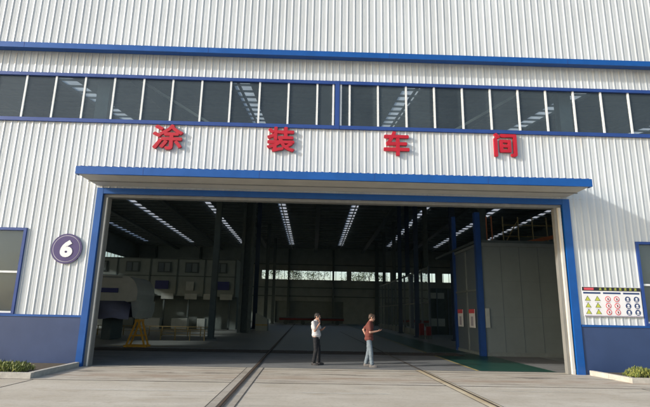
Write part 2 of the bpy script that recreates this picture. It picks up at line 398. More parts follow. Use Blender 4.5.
# ------------------------------------------------------------------ the factory building
B = thing('factory_building', (0, 0, 0), 'large white ribbed-steel factory workshop with blue trims and open gate', 'building')
XL, XR = -6.74, 8.05
ZB = 1.38
m = MB()
m.box(-29, XL, -.03, .06, .0, ZB - .01); m.build('dado', 'dado', B)
m = MB(); m.box(XR + .04, 29, -.03, .06, .0, ZB - .01); m.build('dado', 'dado', B)
m = MB()
m.box(-29, XL, -.05, .06, ZB - .01, ZB + .05); m.build('dado_trim', 'blue', B)
m = MB(); m.box(XR + .04, 29, -.05, .06, ZB - .01, ZB + .05); m.build('dado_trim', 'blue', B)
WL, WR = (-11.9, -8.78), (10.13, 13.25)
m = MB()
zc = ZB + .05
for x0, x1 in ((-29, -11.98), (-8.70, XL), (XR, 10.05), (13.33, 29)): rib_panel(m, x0, x1, zc, 3.98, 0)
rib_panel(m, -29, XL, 3.98, 7.44, 0); rib_panel(m, XR, 29, 3.98, 7.44, 0); rib_panel(m, XL, XR, 5.28, 7.44, 0)
rib_panel(m, -29, 29, 9.13, 9.95, 0)
m.build('wall_cladding', 'clad', B)
m = MB(); rib_panel(m, -29, 29, 10.02, 14.2, -.30, period=.232, depth=.018); m.build('upper_wall_cladding', 'clad', B)
m = MB(); m.box(-29, 29, -.33, -.05, 9.89, 10.01); m.box(-29, 29, -.36, -.33, 9.85, 10.035); m.build('upper_trim', 'blue', B)
for k in range(10):
    x = -27.4 + 5.95 * k; MB().box(x, x + .012, -.364, -.36, 9.85, 10.035).build('trim_joint', 'blue_dark', B)
for k in range(4):
    x = -4.9 + 3.3 * k; MB().box(x, x + .01, -1.413, -1.41, 5.345, 5.57).build('trim_joint', 'blue_dark', B)
m = MB(); m.box(-29, 29, -.36, .1, 14.2, 14.3); m.build('parapet_cap', 'blue', B)
# inner leaf of the front wall
m = MB()
for a in ((-29, XL, .06, .2, 0, ZB), (XR, 29, .06, .2, 0, ZB), (-29, -11.98, .06, .2, ZB, 3.98), (-8.7, XL, .06, .2, ZB, 3.98), (XR, 10.05, .06, .2, ZB, 3.98), (13.33, 29, .06, .2, ZB, 3.98),
          (-29, XL, .06, .2, 3.98, 7.44), (XR, 29, .06, .2, 3.98, 7.44), (XL, XR, .06, .2, 5.28, 7.44), (-29, 29, .06, .2, 9.13, 14.2)): m.box(*a)
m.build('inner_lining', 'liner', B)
# ribbon window
W = MB()
for x0, x1 in ((-16.2, .60), (.74, 16.2)):
    W.box(x0, x1, -.07, .08, 7.44, 7.56); W.box(x0, x1, -.07, .08, 9.02, 9.13)
W.box(.60, .74, -.08, .09, 7.44, 9.13); W.box(-16.32, -16.2, -.08, .09, 7.44, 9.13); W.box(16.2, 16.32, -.08, .09, 7.44, 9.13)
W = W.build('ribbon_window', 'blue_dark', B)
sp = []
x = .0
xs = [.56 - .02]
for k in range(17): xs.append(.01 - .948 * k)
for k in range(17): xs.append(1.08 + .936 * k)
xs.append(.79)
for x in xs:
    if abs(x) < 16.2: MB().box(x - .03, x + .03, -.035, .03, 7.56, 9.02).build('mullion', 'mull', W)
MB().quad((-16.2, .0, 7.56), (16.2, .0, 7.56), (16.2, .0, 9.02), (-16.2, .0, 9.02)).build('glazing', 'glass', W)
for a in ((-29, -16.32), (16.32, 29)): rib_panel(MB(), a[0], a[1], 7.44, 9.13, 0, thick=.2).build('wall_infill', 'clad', B)
# the two lower windows
for (x0, x1), zb in ((WL, 1.46), (WR, 1.5)):
    f = MB(); f.box(x0 - .08, x0, -.06, .08, ZB + .05, 3.98); f.box(x1, x1 + .08, -.06, .08, ZB + .05, 3.98)
    f.box(x0, x1, -.06, .08, 3.90, 3.98); f.box(x0, x1, -.06, .08, ZB + .05, zb)
    f = f.build('window', 'blue_dark', B)
    s = MB(); s.box(x0, x1, -.03, .02, 2.62, 2.68); s.box((x0 + x1) / 2 - .03, (x0 + x1) / 2 + .03, -.031, .021, zb, 3.90); s.box(x0, x1, -.032, .02, zb, zb + .05); s.build('sash', 'mull', f)
    MB().quad((x0, .01, zb), (x1, .01, zb), (x1, .01, 3.9), (x0, .01, 3.9)).build('pane', 'glassl', f)
    MB().box(x0 - .05, x1 + .05, .10, .12, zb - .02, 3.95).build('blind', 'blind', f)
# canopy over the gate
cn = MB().prism([(-.02, 5.36), (-1.34, 5.36), (-1.34, 5.54), (-.02, 5.86)], (-6.76, 8.02), 'x').build('canopy', 'soffit', B)
m = MB(); m.box(-6.80, 8.06, -1.41, -1.34, 5.345, 5.57); m.box(-6.80, -6.765, -1.34, -1.2, 5.345, 5.57); m.box(8.025, 8.06, -1.34, -1.2, 5.345, 5.57); m.build('fascia', 'blue', cn)
m = MB(); rib_panel(m, 0, .1, 0, .1, 5) if False else None
m.box(-6.79, 8.05, -.62, -.58, 5.335, 5.36); m.build('seam', 'jambg', cn)
t = MB()
k = -6.7
while k < 8.: t.prism([(-1.36, 5.572), (-1.36, 5.60), (-.02, 5.93), (-.02, 5.87)], (k, k + .05), 'x'); k += .222
t.build('roof_sheet', 'blue_dark', cn)
# gate surround
d = MB()
d.box(-6.74, -6.55, -.06, .05, 0, 5.29); d.box(7.84, 8.07, -.06, .05, 0, 5.29); d.box(-6.55, 7.84, -.055, .05, 5.11, 5.288)
d = d.build('gate_frame', 'blue', B)
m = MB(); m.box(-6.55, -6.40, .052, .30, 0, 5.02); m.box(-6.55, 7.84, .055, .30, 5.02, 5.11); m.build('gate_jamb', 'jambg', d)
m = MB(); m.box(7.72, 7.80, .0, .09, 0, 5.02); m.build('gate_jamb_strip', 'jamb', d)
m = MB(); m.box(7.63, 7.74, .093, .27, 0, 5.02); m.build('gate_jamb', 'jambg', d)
m = MB()
for x in (-6.44,): m.box(x - .02, x + .02, .03, .06, 0, 5.0)
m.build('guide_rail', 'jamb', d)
# shell: side and back walls, roof
for sx, zs in ((-29.2, ((3.0, 4.6), (8.2, 9.5))), (29., ((3.0, 9.5),))):  # right wall is unseen; its tall glazing is added to brighten the hall
    m = MB(); zz = 0
    for z0, z1 in zs: m.box(sx, sx + .2, .0, 66.2, zz, z0); zz = z1
    m.box(sx, sx + .2, .0, 66.2, zz, 14.2)
    for z0, z1 in zs:
        m.box(sx, sx + .2, .0, 1.5, z0, z1); m.box(sx, sx + .2, 62, 66.2, z0, z1)
        for yy in (5.6, 13.2, 20.5, 28., 35.5, 43., 50.5): m.box(sx, sx + .2, yy, yy + 1.1, z0, z1)
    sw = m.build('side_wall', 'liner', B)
    for z0, z1 in zs:
        MB().quad((sx + .1, 1.5, z0), (sx + .1, 62, z0), (sx + .1, 62, z1), (sx + .1, 1.5, z1)).build('glazing', 'glassl', sw)
        yy = 2.6
        while yy < 62: MB().box(sx + .05, sx + .15, yy, yy + .06, z0, z1).build('mullion', 'steelg', sw); yy += 1.25 if z0 > 4 else 2.5
bw = MB(); y = 66
bw.box(-29, -6.0, y, y + .2, 0, 7.0); bw.box(5.2, 29, y, y + .2, 0, 7.0); bw.box(-6., 5.2, y, y + .2, 3.5, 7.0)
bw.box(-29, 29, y, y + .2, 8.45, 14.2); bw.box(-29, -8.5, y, y + .2, 7.0, 8.45); bw.box(27., 29, y, y + .2, 7., 8.45)
for x0, x1 in ((5.7, 6.5), (13.0, 13.5), (16.6, 17.6), (20.6, 21.8)): bw.box(x0, x1, y, y + .2, 7., 8.45)
bw = bw.build('back_wall', 'linerl', B)
m = MB(); 
for z in (4.2, 5.6, 9.4): m.box(-28, 28, y - .15, y - .002, z, z + .15)
for k in range(8): m.box(-26.3 + 7.4 * k, -26 + 7.4 * k, y - .35, y - .002, 0, 12)
m.build('girt', 'steel', bw)
k = -8.5
while k < 27: MB().box(k, k + .07, y + .05, y + .12, 7., 8.45).build('mullion', 'steelg', bw); k += .95
m = MB(); m.box(-6.1, 5.3, y + .21, y + .3, 0, 3.6); m.build('rolling_door', 'liner', bw)
XS = [-26.5, -19.3, -11.4, -3.45, 4.35, 12.1, 19.6, 25.3]
def zr(y): return 10.95 + (y - .2) * .145 if y < 16 else 13.24 - (y - 16) * .0215
rf = MB(); hw = .40
spans = [(.2, 4.0, False), (4.0, 13.5, True), (13.5, 16, False), (16, 20, False), (20, 62, True), (62, 66.2, False)]
def slab(mb, x0, x1, y0, y1, th=.12, dz=0.):
    pts = [(x0, y0, zr(y0) + dz), (x1, y0, zr(y0) + dz), (x1, y1, zr(y1 - 1e-6) + dz), (x0, y1, zr(y1 - 1e-6) + dz)]
    lo = [mb.bm.verts.new(p) for p in pts]; hi = [mb.bm.verts.new((p[0], p[1], p[2] + th)) for p in pts]
    mb.bm.faces.new(lo[::-1]); mb.bm.faces.new(hi)
    for k in range(4): mb.bm.faces.new((lo[k], lo[(k + 1) % 4], hi[(k + 1) % 4], hi[k]))
edges = [-29.2] + [e for x in XS for e in (x - hw, x + hw)] + [29.2]
for y0, y1, sk in spans:
    if not sk: slab(rf, -29.2, 29.2, y0, y1)
    else:
        for i in range(0, len(edges), 2): slab(rf, edges[i], edges[i + 1], y0, y1)
rf = rf.build('roof', 'roof', B)
for x in XS:
    for y0, y1 in ((4., 13.5), (20, 62)):
        m = MB(); slab(m, x - hw, x + hw, y0, y1, .01, .05); m.build('skylight', 'sky_sheet', rf)
m = MB(); yy = 1.
while yy < 65:
    z = zr(yy); near = yy < 16; m.box(-29, 29, yy - .035, yy + .035, z - (.10 if near else .17), z - .01); yy += .9 if near else 1.5
m.build('purlin', 'steelg', rf)
# rafters / trusses running front to back beside the skylights
for x in XS[1:-1]:
    m = MB(); xx = x + .02
    for y0, y1 in ((.3, 16), (16, 65.8)):
        m.beam((xx, y0, zr(y0) - .30), (xx, y1, zr(y1 - .001) - .30), .10, .10)
    yy = 2.
    m.build('truss_chord', 'steelg', rf)
for x in [q + 3.9 for q in XS[:-1]]:
    m = MB()
    for y0, y1 in ((.3, 16), (16, 65.8)): m.beam((x, y0, zr(y0) - .5), (x, y1, zr(y1 - .001) - .5), .5, .25)
    m.build('rafter', 'steel', rf)
# columns
def icol(x, y, w, h, m_, dep=.35):
    c = MB(); t = .04
    c.box(x - w / 2, x + w / 2, y - dep / 2, y - dep / 2 + t, 0, h); c.box(x - w / 2, x + w / 2, y + dep / 2 - t, y + dep / 2, 0, h)
    c.box(x - t / 2, x + t / 2, y - dep / 2 + t, y + dep / 2 - t, 0, h); c.box(x - w * .8, x + w * .8, y - dep * .8, y + dep * .8, .0, .06)
    return c.build('column', m_, B)
for x in (-22., -14.6, -7.25, 8.6, 16., 23.4): icol(x, .75, .42, zr(.75) - .05, 'steelg')
for x, y, w_ in ((-5.95, 15, .34), (9.6, 12, .34), (9.6, 18, .34), (9.6, 26, .34), (9.6, 34, .4), (9.6, 42, .4), (9.6, 50, .4), (9.6, 58, .4), (-5.6, 34, .4), (-5.6, 45, .4), (-5.6, 56, .4), (7.9, 22, .3), (8.1, 30, .3)):
    icol(x, y, w_, zr(y) - .05, 'steelb' if 0 < x < 8.2 or y in (18, 34) else 'steel')
# wide laced column
m = MB(); x0, x1, y = -5.75, -4.75, 24
m.box(x0, x0 + .25, y - .2, y + .2, 0, zr(y)); m.box(x1 - .25, x1, y - .2, y + .2, 0, zr(y))
k = 0.
while k < 12: m.beam((x0 + .2, y, k), (x1 - .2, y, k + .5), .08, .1); m.beam((x1 - .2, y + .1, k + .5), (x0 + .2, y + .1, k + 1.), .08, .1); k += 1.
m.box(x0 + .25, x1 - .25, y + .12, y + .16, 0, 12.8)
m.build('laced_column', 'steel', B)
# tie rods seen behind the ribbon window
m = MB(); m.beam((-6.9, 2., 10.15), (-3.6, 2., 8.15), .08, .08); m.build('tie_rod', 'mull', B)
m = MB(); m.beam((5.0, 2., 8.25), (8.1, 2., 10.17), .08, .08); m.build('tie_rod', 'mull', B)

# ------------------------------------------------------------------ lettering on the wall
def text_mesh(ch, w_, h_, off, ext, shear=0., bev=.0):
    c = bpy.data.curves.new('tmp', 'FONT'); c.body = ch; c.extrude = ext / 2; c.offset = off; c.shear = shear; c.resolution_u = 4
    c.bevel_depth = bev
    o = bpy.data.objects.new('tmp', c); COL.objects.link(o); bpy.context.view_layer.update()
    me = bpy.data.meshes.new_from_object(o.evaluated_get(bpy.context.evaluated_depsgraph_get()))
    bpy.data.objects.remove(o)
    xs = [v.co.x for v in me.vertices]; ys = [v.co.y for v in me.vertices]
    cx, cy = (min(xs) + max(xs)) / 2, (min(ys) + max(ys)) / 2
    me.transform(Matrix.Rotation(math.pi / 2, 4, 'X') @ Matrix.Diagonal((w_ / (max(xs) - min(xs)), h_ / (max(ys) - min(ys)), 1, 1)) @ Matrix.Translation((-cx, -cy, 0)))
    return me
for ch, x, z, w_, h_, lab in (('涂', -4.72, 7.0, .98, .86, 'red character with three drops at its left, leftmost of the four above the gate'),
                              ('装', -1.12, 7.02, .90, .86, 'red many-stroked square character, second from left above the gate'),
                              ('车', 2.60, 6.99, .84, .84, 'red character with three crossbars and one upright, third above the gate'),
                              ('间', 6.14, 7.04, .76, .82, 'red boxed door-shaped character, rightmost of the four above the gate')):
    me = text_mesh(ch, w_ - .05, h_ - .05, .004, .07, 0, .0)
    bmx = bmesh.new()
    for q, (ox, oz) in enumerate(((0, 0), (.02, .0), (-.02, .0), (0, .02), (0, -.02), (.014, .014), (-.014, .014), (.014, -.014), (-.014, -.014))):
        m2 = me.copy(); m2.transform(Matrix.Translation((ox, .0006 * q, oz))); bmx.from_mesh(m2)
    bmx.to_mesh(me); bmx.free()
    me.transform(Matrix.Translation((x, -.07, z)))
    tag(link_mesh('sign_character', me, 'red'), lab, 'sign', 'red characters of the workshop name')

# numbered roundel
def disc(mb, cx, cz, r, y0, y1, n=56):
    mb.prism([(cx + r * math.cos(6.28319 * i / n), cz + r * math.sin(6.28319 * i / n)) for i in range(n)], (y0, y1), 'y'); return mb
R_ = thing('number_sign', (-7.43, -.05, 3.37), 'round purple plaque with white number 6 beside the gate', 'sign')
disc(MB(), -7.43, 3.37, .455, -.06, -.03).build('disc', 'purple', R_)
disc(MB(), -7.43, 3.37, .405, -.066, -.06).build('ring', 'grey', R_)
disc(MB(), -7.43, 3.37, .385, -.070, -.066).build('centre', 'purple', R_)
me = text_mesh('6', .37, .52, .055, .012, .05); me.transform(Matrix.Translation((-7.42, -.077, 3.37))); link_mesh('numeral', me, 'white', R_)

# safety board
N_ = thing('safety_board', (9.11, -.05, 1.68), 'white safety notice board with rows of warning pictograms right of the gate', 'notice board')
bx0, bx1, bz0, bz1 = 8.20, 10.0, 1.68, 2.56
MB().box(bx0, bx1, -.055, -.03, bz0, bz1).build('panel', 'white', N_)
MB().box(bx0, bx1, -.060, -.055, 2.44, 2.55).build('header_bar', 'black', N_)
MB().box(bx0 + .06, bx0 + .36, -.063, -.060, 2.46, 2.53).build('header_mark', 'pink', N_)
for k in range(8):
    x = bx0 + .53 + k * .155; q = MB(); q.box(x, x + .07, -.063, -.060, 2.515, 2.528); q.box(x + .01, x + .075, -.063, -.060, 2.485, 2.495); q.box(x + .03, x + .042, -.0625, -.060, 2.46, 2.515); q.box(x, x + .012, -.0625, -.060, 2.46, 2.485); q.box(x + .05, x + .072, -.0625, -.060, 2.46, 2.47)
    q.build('header_glyph', 'yellow', N_)
for x0, x1 in ((8.23, 8.76), (8.84, 9.38), (9.46, 9.96)): MB().box(x0, x1, -.059, -.055, 2.35, 2.40).build('heading_strip', 'bluep', N_)
MB().box(bx0, bx1, -.058, -.055, bz0, bz0 + .03).build('bottom_edge', 'grey', N_)
for i, x in enumerate((8.35, 8.65, 8.97, 9.24, 9.58, 9.85)):
    for z in (2.20, 2.00, 1.81):
        if i < 2:
            q = MB().prism([(x - .09, z - .06), (x + .09, z - .06), (x, z + .09)], (-.059, -.055)).build('pictogram', 'black', N_)
            MB().prism([(x - .07, z - .052), (x + .07, z - .052), (x, z + .07)], (-.062, -.0592)).build('symbol', 'yellow', q)
            MB().box(x - .012, x + .012, -.065, -.0622, z - .035, z + .03).build('mark', 'black', q) if False else None
        elif i < 4:
            q = disc(MB(), x, z, .085, -.059, -.055, 24).build('pictogram', 'pink', N_)
            s_ = disc(MB(), x, z, .062, -.062, -.0592, 20).build('symbol', 'white', q)
            MB().beam((x - .05, -.064, z + .05), (x + .05, -.064, z - .05), .018, .003).build('slash', 'pink', q)
            MB().box(x - .014, x + .018, -.0635, -.0622, z - .035, z + .03).build('symbol', 'black', q)
        else:
            q = disc(MB(), x, z, .085, -.059, -.055, 24).build('pictogram', 'bluep', N_)
            r2 = MB(); disc(r2, x, z + .015, .035, -.062, -.0592, 14); r2.box(x - .04, x + .04, -.062, -.0593, z - .055, z - .03); r2.build('symbol', 'white', q)
        MB().box(x - .07, x + .07, -.0575, -.055, z - .108, z - .096).build('caption', 'grey', N_)

# ------------------------------------------------------------------ inside the hall
# rail car under a tarpaulin
T = thing('rail_car', (-14, 12, 0), 'pale grey rail car body with rounded end and navy skirt, raised inside the hall', 'train')
prof = []
for i in range(9):
    a = math.pi / 2 * i / 8; prof.append((-9.35 + .75 * math.sin(a), 2.45 + .95 * math.cos(a)))
body = MB().prism([(-21, 2.02), (-21, 3.42), (-9.6, 3.42)] + prof + [(-8.62, 2.1), (-9.1, 2.0)], (12., 14.9), 'y')
bd = body.build('body', 'car', T)
MB().box(-21, -9.5, 11.96, 12.0, 3.30, 3.36).build('gutter', 'steelg', bd)
MB().box(-11.5, -10.5, 11.96, 12.0, 2.50, 2.74).build('stripe', 'sign_blue', T)
MB().prism([(-8.95, 2.1), (-8.5, 2.1), (-8.5, 1.55), (-8.62, 1.15), (-8.78, 1.25)], (12.1, 14.8)).build('nose_fairing', 'car', T)
sk = []
x = -21.
while x < -8.9: sk.append((x, 1.12 + .05 * math.sin(x * 5) + .04 * jr.random())); x += .22
for yy, nm in ((11.9, 'skirt'), (14.95, 'skirt')):
    MB().prism([(-8.9, 1.35)] + [(-8.85, 1.9), (-9.2, 2.06), (-21, 2.06)] + sk, (yy, yy + .05)).build(nm, 'tarp', T)
MB().box(-20.8, -9.1, 12.0, 14.9, 1.3, 2.02).build('underframe', 'tarp', T)
for x in (-19., -15., -12.6, -10.3): MB().box(x - .25, x + .25, 12.6, 14.2, 0.02, 1.3).build('bogie_stand', 'steel', T)
for o_ in [q for q in bpy.data.objects if q.parent == T and not q.name.startswith('stripe')]: o_.location.x -= .85
# trestle
def trestle(loc, label):
    t = thing('trestle', loc, label, 'trestle'); x, y, z = loc
    for yy in (y - .25, y + .25):
        MB().beam((x - .42, yy, 0), (x - .05, yy, 1.12), .07, .07).build('leg', 'orange', t); MB().beam((x + .42, yy, 0), (x + .05, yy, 1.12), .07, .07).build('leg', 'orange', t)
        MB().beam((x - .26, yy, .50), (x + .26, yy, .50), .05, .05).build('crossbar', 'orange', t)
        MB().box(x - .5, x + .5, yy - .05, yy + .05, .02, .10).build('base_rail', 'orange', t)
    MB().box(x - .09, x + .09, y - .35, y + .35, 1.1, 1.2).build('top_beam', 'orange', t)
trestle((-7.72, 7.75, 0), 'orange A-frame trestle on the floor in front of the rail car')
# guard rails
def barrier(x0, x1, y, label):
    t = thing('guard_rail', ((x0 + x1) / 2, y, 0), label, 'guard rail', 'ochre guard rails in the hall')
    n = int((x1 - x0) / .75)
    for i in range(n + 1):
        x = x0 + (x1 - x0) * i / n; MB().box(x - .025, x + .025, y - .025, y + .025, 0, .62).build('post', 'ochre', t)
    MB().box(x0, x1, y - .02, y + .02, .58, .62).build('top_bar', 'ochre', t); MB().box(x0, x1, y - .015, y + .015, .3, .33).build('mid_bar', 'ochre', t)
barrier(-8.3, -5.9, 13.0, 'low ochre guard rail nearest the trestle')
barrier(-14.5, -6.3, 17.5, 'long ochre guard rail behind the rail car')
# office range along the left
O = thing('office_block', (-18, 30, 0), 'two-storey panelled office range with small windows at the back left of the hall', 'building')
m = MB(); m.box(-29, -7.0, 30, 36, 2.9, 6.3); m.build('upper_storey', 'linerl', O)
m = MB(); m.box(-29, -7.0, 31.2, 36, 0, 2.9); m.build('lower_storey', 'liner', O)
m = MB()
for x in (-27., -24.3, -20.9, -17.9, -14.9, -12.4, -9.9, -7.1): m.box(x - .05, x + .05, 29.95, 30., 2.9, 6.3)
for z in (4.65, 6.2): m.box(-29, -7., 29.96, 30., z, z + .08)
m.build('panel_joint', 'steel', O)
for x in (-25.5, -22.6, -19.4, -16.5, -13.6, -11.1, -8.5):
    f = MB().box(x - .62, x + .62, 29.93, 29.99, 5.0, 5.95).build('window', 'steel', O)
    MB().box(x - .5, x - .05, 29.90, 29.93, 5.1, 5.85).build('pane', 'panelb', f); MB().box(x + .05, x + .5, 29.90, 29.93, 5.1, 5.85).build('pane', 'panelg', f)
for x in (-13.7, -8.2): MB().box(x - .6, x + .6, 29.9, 29.95, 3.5, 4.25).build('nameplate', 'sign_blue', O)
MB().box(-11.5, -10.8, 29.9, 29.95, 3.4, 4.2).build('nameplate', 'panelw', O)
for x in (-19.5, -17., -14.9, -13.1, -11.0, -9.3, -7.8): MB().box(x - .55, x + .55, 29.88, 29.95, 2.62, 3.12).build('lamp_box', 'panelw', O)
for x in (-20., -16., -13.4, -11.2, -9.2, -7.5):
    MB().box(x - .07, x + .07, 30., 30.2, 0, 2.9).build('post', 'steel', O)
for x, w_ in ((-18.2, .6), (-14.2, .9), (-11.6, .7), (-9.7, .35)): 
    tag(MB().box(x - w_, x + w_, 29.0, 29.7, .0, .95, .03).build('storage_cabinet', 'panelw'), {-18.2: 'pale storage cabinet farthest left before the office range', -14.2: 'wide pale storage cabinet before the office range', -11.6: 'pale storage cabinet below the white nameplate of the office range', -9.7: 'narrow pale storage cabinet near the laced column'}[x], 'cabinet', 'pale cabinets before the office range')
# crate pile left of the back door
m = thing('material_crate', (-4.6, 30, 0), 'pale crate with a slanting top beside the laced column', 'crate')
MB().prism([(-5.0, 0), (-3.9, 0), (-3.9, 1.0), (-5.0, 1.5)], (29.5, 30.5)).build('case', 'linerl', m); MB().box(-5.0, -3.9, 29.44, 29.5, .45, .55).build('batten', 'ochre', m)

# enclosure on the right with mezzanine on top
E_ = thing('control_room', (9.3, 6, 0), 'grey panelled room with blue corner post just inside the gate on the right', 'room')
MB().box(7.33, 12.2, 6.02, 9.6, .16, 4.72).build('front_panel', 'panelg', E_)
m = MB(); m.box(7.33, 12.2, 5.98, 6.02, 0, .16); m.box(7.33, 12.2, 5.97, 6.02, 4.6, 4.76); m.build('trim', 'steelg', E_)
m = MB()
for k in range(6): x = 8.15 + .82 * k; m.box(x, x + .014, 6.009, 6.021, .16, 4.6)
for z in (1.6, 3.1): m.box(7.34, 12.2, 6.015, 6.0205, z, z + .006)
m.build('panel_seam', 'panelb', E_)
MB().box(7.08, 7.31, 5.95, 6.2, 0, 6.1).build('corner_post', 'blue_in', E_)
MB().box(7.12, 7.30, 9.5, 9.7, 0, 6.6).build('post', 'blue_in', E_)
MB().box(7.22, 7.32, 6.2, 9.5, 0, 4.7).build('side_panel', 'panelb', E_)
m = MB(); m.box(7.17, 7.22, 6.2, 9.5, 4.62, 4.74); m.box(7.17, 7.22, 6.2, 9.5, 2.7, 2.78); m.box(7.17, 7.22, 6.2, 9.5, .0, .12); m.box(7.17, 7.22, 7.8, 7.9, .12, 4.6); m.build('side_trim', 'steelg', E_)
MB().box(7.1, 12.2, 6.0, 13, 4.765, 4.88).build('roof', 'steel', E_)
for yy in (6.75, 8.45):
    s = MB().box(7.14, 7.165, yy, yy + .75, 1.12, 1.92).build('notice', 'white', E_); MB().box(7.13, 7.139, yy, yy + .75, 1.74, 1.92).build('notice_head', 'pink', s)
    MB().box(7.13, 7.139, yy + .2, yy + .5, 1.2, 1.6).build('notice_text', 'grey', s)
MB().box(7.34, 7.52, 5.95, 5.975, 1.15, 1.95).build('notice', 'panelw', E_)
# mezzanine railing & orange hoist
R2 = thing('mezzanine_railing', (10., 8, 4.88), 'ochre pipe railing and frames on top of the grey room', 'railing')
for x in (8.35, 8.6, 9.15, 9.9, 10.6, 11.3, 11.7, 12.0): MB().tube((x, 8, 4.88), (x, 8, 6.35), .03).build('post', 'orred' if x < 8.7 else 'ochre', R2)
for z in (5.4, 5.95): MB().tube((9.1, 8.0, z), (12.1, 8.0, z), .022).build('bar', 'ochre', R2)
MB().beam((9.15, 8.03, 4.9), (9.9, 8.03, 6.2), .04, .04).build('brace', 'ochre', R2)
H_ = thing('orange_hoist_beam', (10.5, 6.8, 4.9), 'orange-red sloping beam lying on the grey room roof', 'beam')
MB().beam((9.7, 6.8, 4.92), (11.9, 6.8, 5.42), .16, .16).build('beam', 'orred', H_); MB().box(11.2, 11.35, 6.75, 6.85, 4.88, 5.22).build('support', 'steel', H_)
# screened line of booths deeper on the right
P_ = thing('spray_booth', (11.5, 28, 0), 'dark spray booth with two pale panels in the back right of the hall', 'booth')
MB().box(10.0, 13.6, 28, 33, 0, 3.95).build('body', 'steel', P_)
MB().box(10.4, 11.6, 27.95, 28, 3.05, 3.55).build('header_panel', 'panelw', P_); MB().box(10.35, 11.6, 27.95, 28, .7, 1.35).build('lower_panel', 'panelw', P_)
for x in (10.1, 10.9, 11.9, 12.7, 13.4): MB().box(x, x + .1, 27.93, 28, 0, 3.9).build('upright', 'panelb', P_)
P2 = thing('glazed_screen', (9., 40, 0), 'tall dark blue framed glazed screen along the right of the hall', 'screen')
for k in range(12):
    y = 21 + k * 2.4; MB().box(8.55, 8.7, y, y + .12, 0, 5.2).build('upright', 'panelb', P2)
m = MB(); m.box(8.58, 8.66, 21.12, 47.5, 5.0, 5.15); m.box(8.58, 8.66, 21.12, 47.5, 2.5, 2.6); m.box(8.58, 8.66, 21.12, 47.5, .0, .5); m.build('cross_rail', 'steelg', P2)
MB().quad((8.62, 21.1, .5), (8.62, 47.5, .5), (8.62, 47.5, 5.), (8.62, 21.1, 5.)).build('glazing', 'glass', P2)
for i, (x, y, h) in enumerate(((7.75, 20, 1.05), (8.15, 19.6, .85))):
    t = thing('fire_box', (x, y, 0), ('taller', 'shorter')[i] + ' red fire equipment box beside the glazed screen', 'fire box', 'red fire boxes')
    MB().box(x - .16, x + .16, y - .12, y + .12, .25, h, .02).build('case', 'car_red', t); MB().box(x - .18, x + .18, y - .13, y + .13, 0, .25).build('stand', 'steel', t)
    MB().box(x - .1, x + .1, y - .128, y - .12, .4, h - .2).build('door_plate', 'car_red', t)
# low red wagon at the far door
t = thing('flat_trolley', (0., 55, 0), 'low dark flat trolley with red deck edge before the far door', 'trolley')
MB().box(-4.5, 4.5, 54, 57, .55, 1.0).build('deck', 'steel', t); MB().box(-4.5, 4.5, 53.95, 54, .62, .86).build('deck_edge', 'car_red', t)
for x in (-3.6, -1.2, 1.2, 3.6): MB().tube((x, 54.1, .3), (x, 54.25, .3), .3, n=16).build('wheel', 'steel', t)

# ------------------------------------------------------------------ trees behind the hall
def tree(x, y, h, seed, label):
    r = random.Random(seed); t = thing('tree', (x, y, 0), label, 'tree', 'trees behind the hall')
    tr = MB(); tr.tube((x, y, 0), (x, y, h * .55), .28, .15)
    L = MB()
    cl = [(Vector((x + r.gauss(0, 1.5), y + r.gauss(0, 1.2), h * r.uniform(.45, .95))), r.uniform(.7, 1.5)) for _ in range(14)]
    for c, s in cl:
        tr.tube((x, y, h * .4), tuple(c), .08, .02, 6)
        for _ in range(120):
            p = c + Vector((r.gauss(0, s * .5), r.gauss(0, s * .5), r.gauss(0, s * .45))); q = r.uniform(.1, .2)
            a = Vector((r.uniform(-1, 1), r.uniform(-1, 1), r.uniform(-1, 1))).normalized() * q; b = Vector((r.uniform(-1, 1), r.uniform(-1, 1), r.uniform(-1, 1))).normalized() * q
            L.quad(p - a, p - b * .5, p + a, p + b * .5)
    tr.build('trunk', 'trunk', t); L.build('crown', 'leaf', t)
TL = ['leftmost tree seen through the far high window', 'second tree from left through the far high window', 'third tree from left, just left of the bright sky panes',
      'tree just right of the bright sky panes in the far window', 'middle right tree seen through the far window', 'rightmost tree seen through the far high window']
for i, (x, h) in enumerate(((-8.5, 10.5), (-4., 10.8), (0.2, 10.2), (8.6, 10.6), (12.4, 10.9), (17.2, 10.3))): tree(x, 82 + (i % 3), h, 20 + i, TL[i])

# ------------------------------------------------------------------ people
def remeshed(mb, name, m_, parent, voxel=.007, smooth=4, wrinkle=0., seed=0):
    me = bpy.data.meshes.new('tmp'); mb.bm.to_mesh(me); mb.bm.free()
    o = bpy.data.objects.new('tmp', me); COL.objects.link(o)
    md = o.modifiers.new('r', 'REMESH'); md.mode = 'VOXEL'; md.voxel_size = voxel
    if smooth: s = o.modifiers.new('s', 'SMOOTH'); s.iterations = smooth; s.factor = .5
    bpy.context.view_layer.update()
    out = bpy.data.meshes.new_from_object(o.evaluated_get(bpy.context.evaluated_depsgraph_get()))
    bpy.data.objects.remove(o)
    if wrinkle:
        for v in out.vertices:
            p = v.co; d = noise.noise(Vector((p.x * 14 + seed, p.y * 14, p.z * 26))) + .5 * noise.noise(Vector((p.x * 40, p.y * 40, p.z * 50 + seed)))
            v.co = p + v.normal * d * wrinkle
    out.name = name
    return link_mesh(name, out, m_, parent, True)

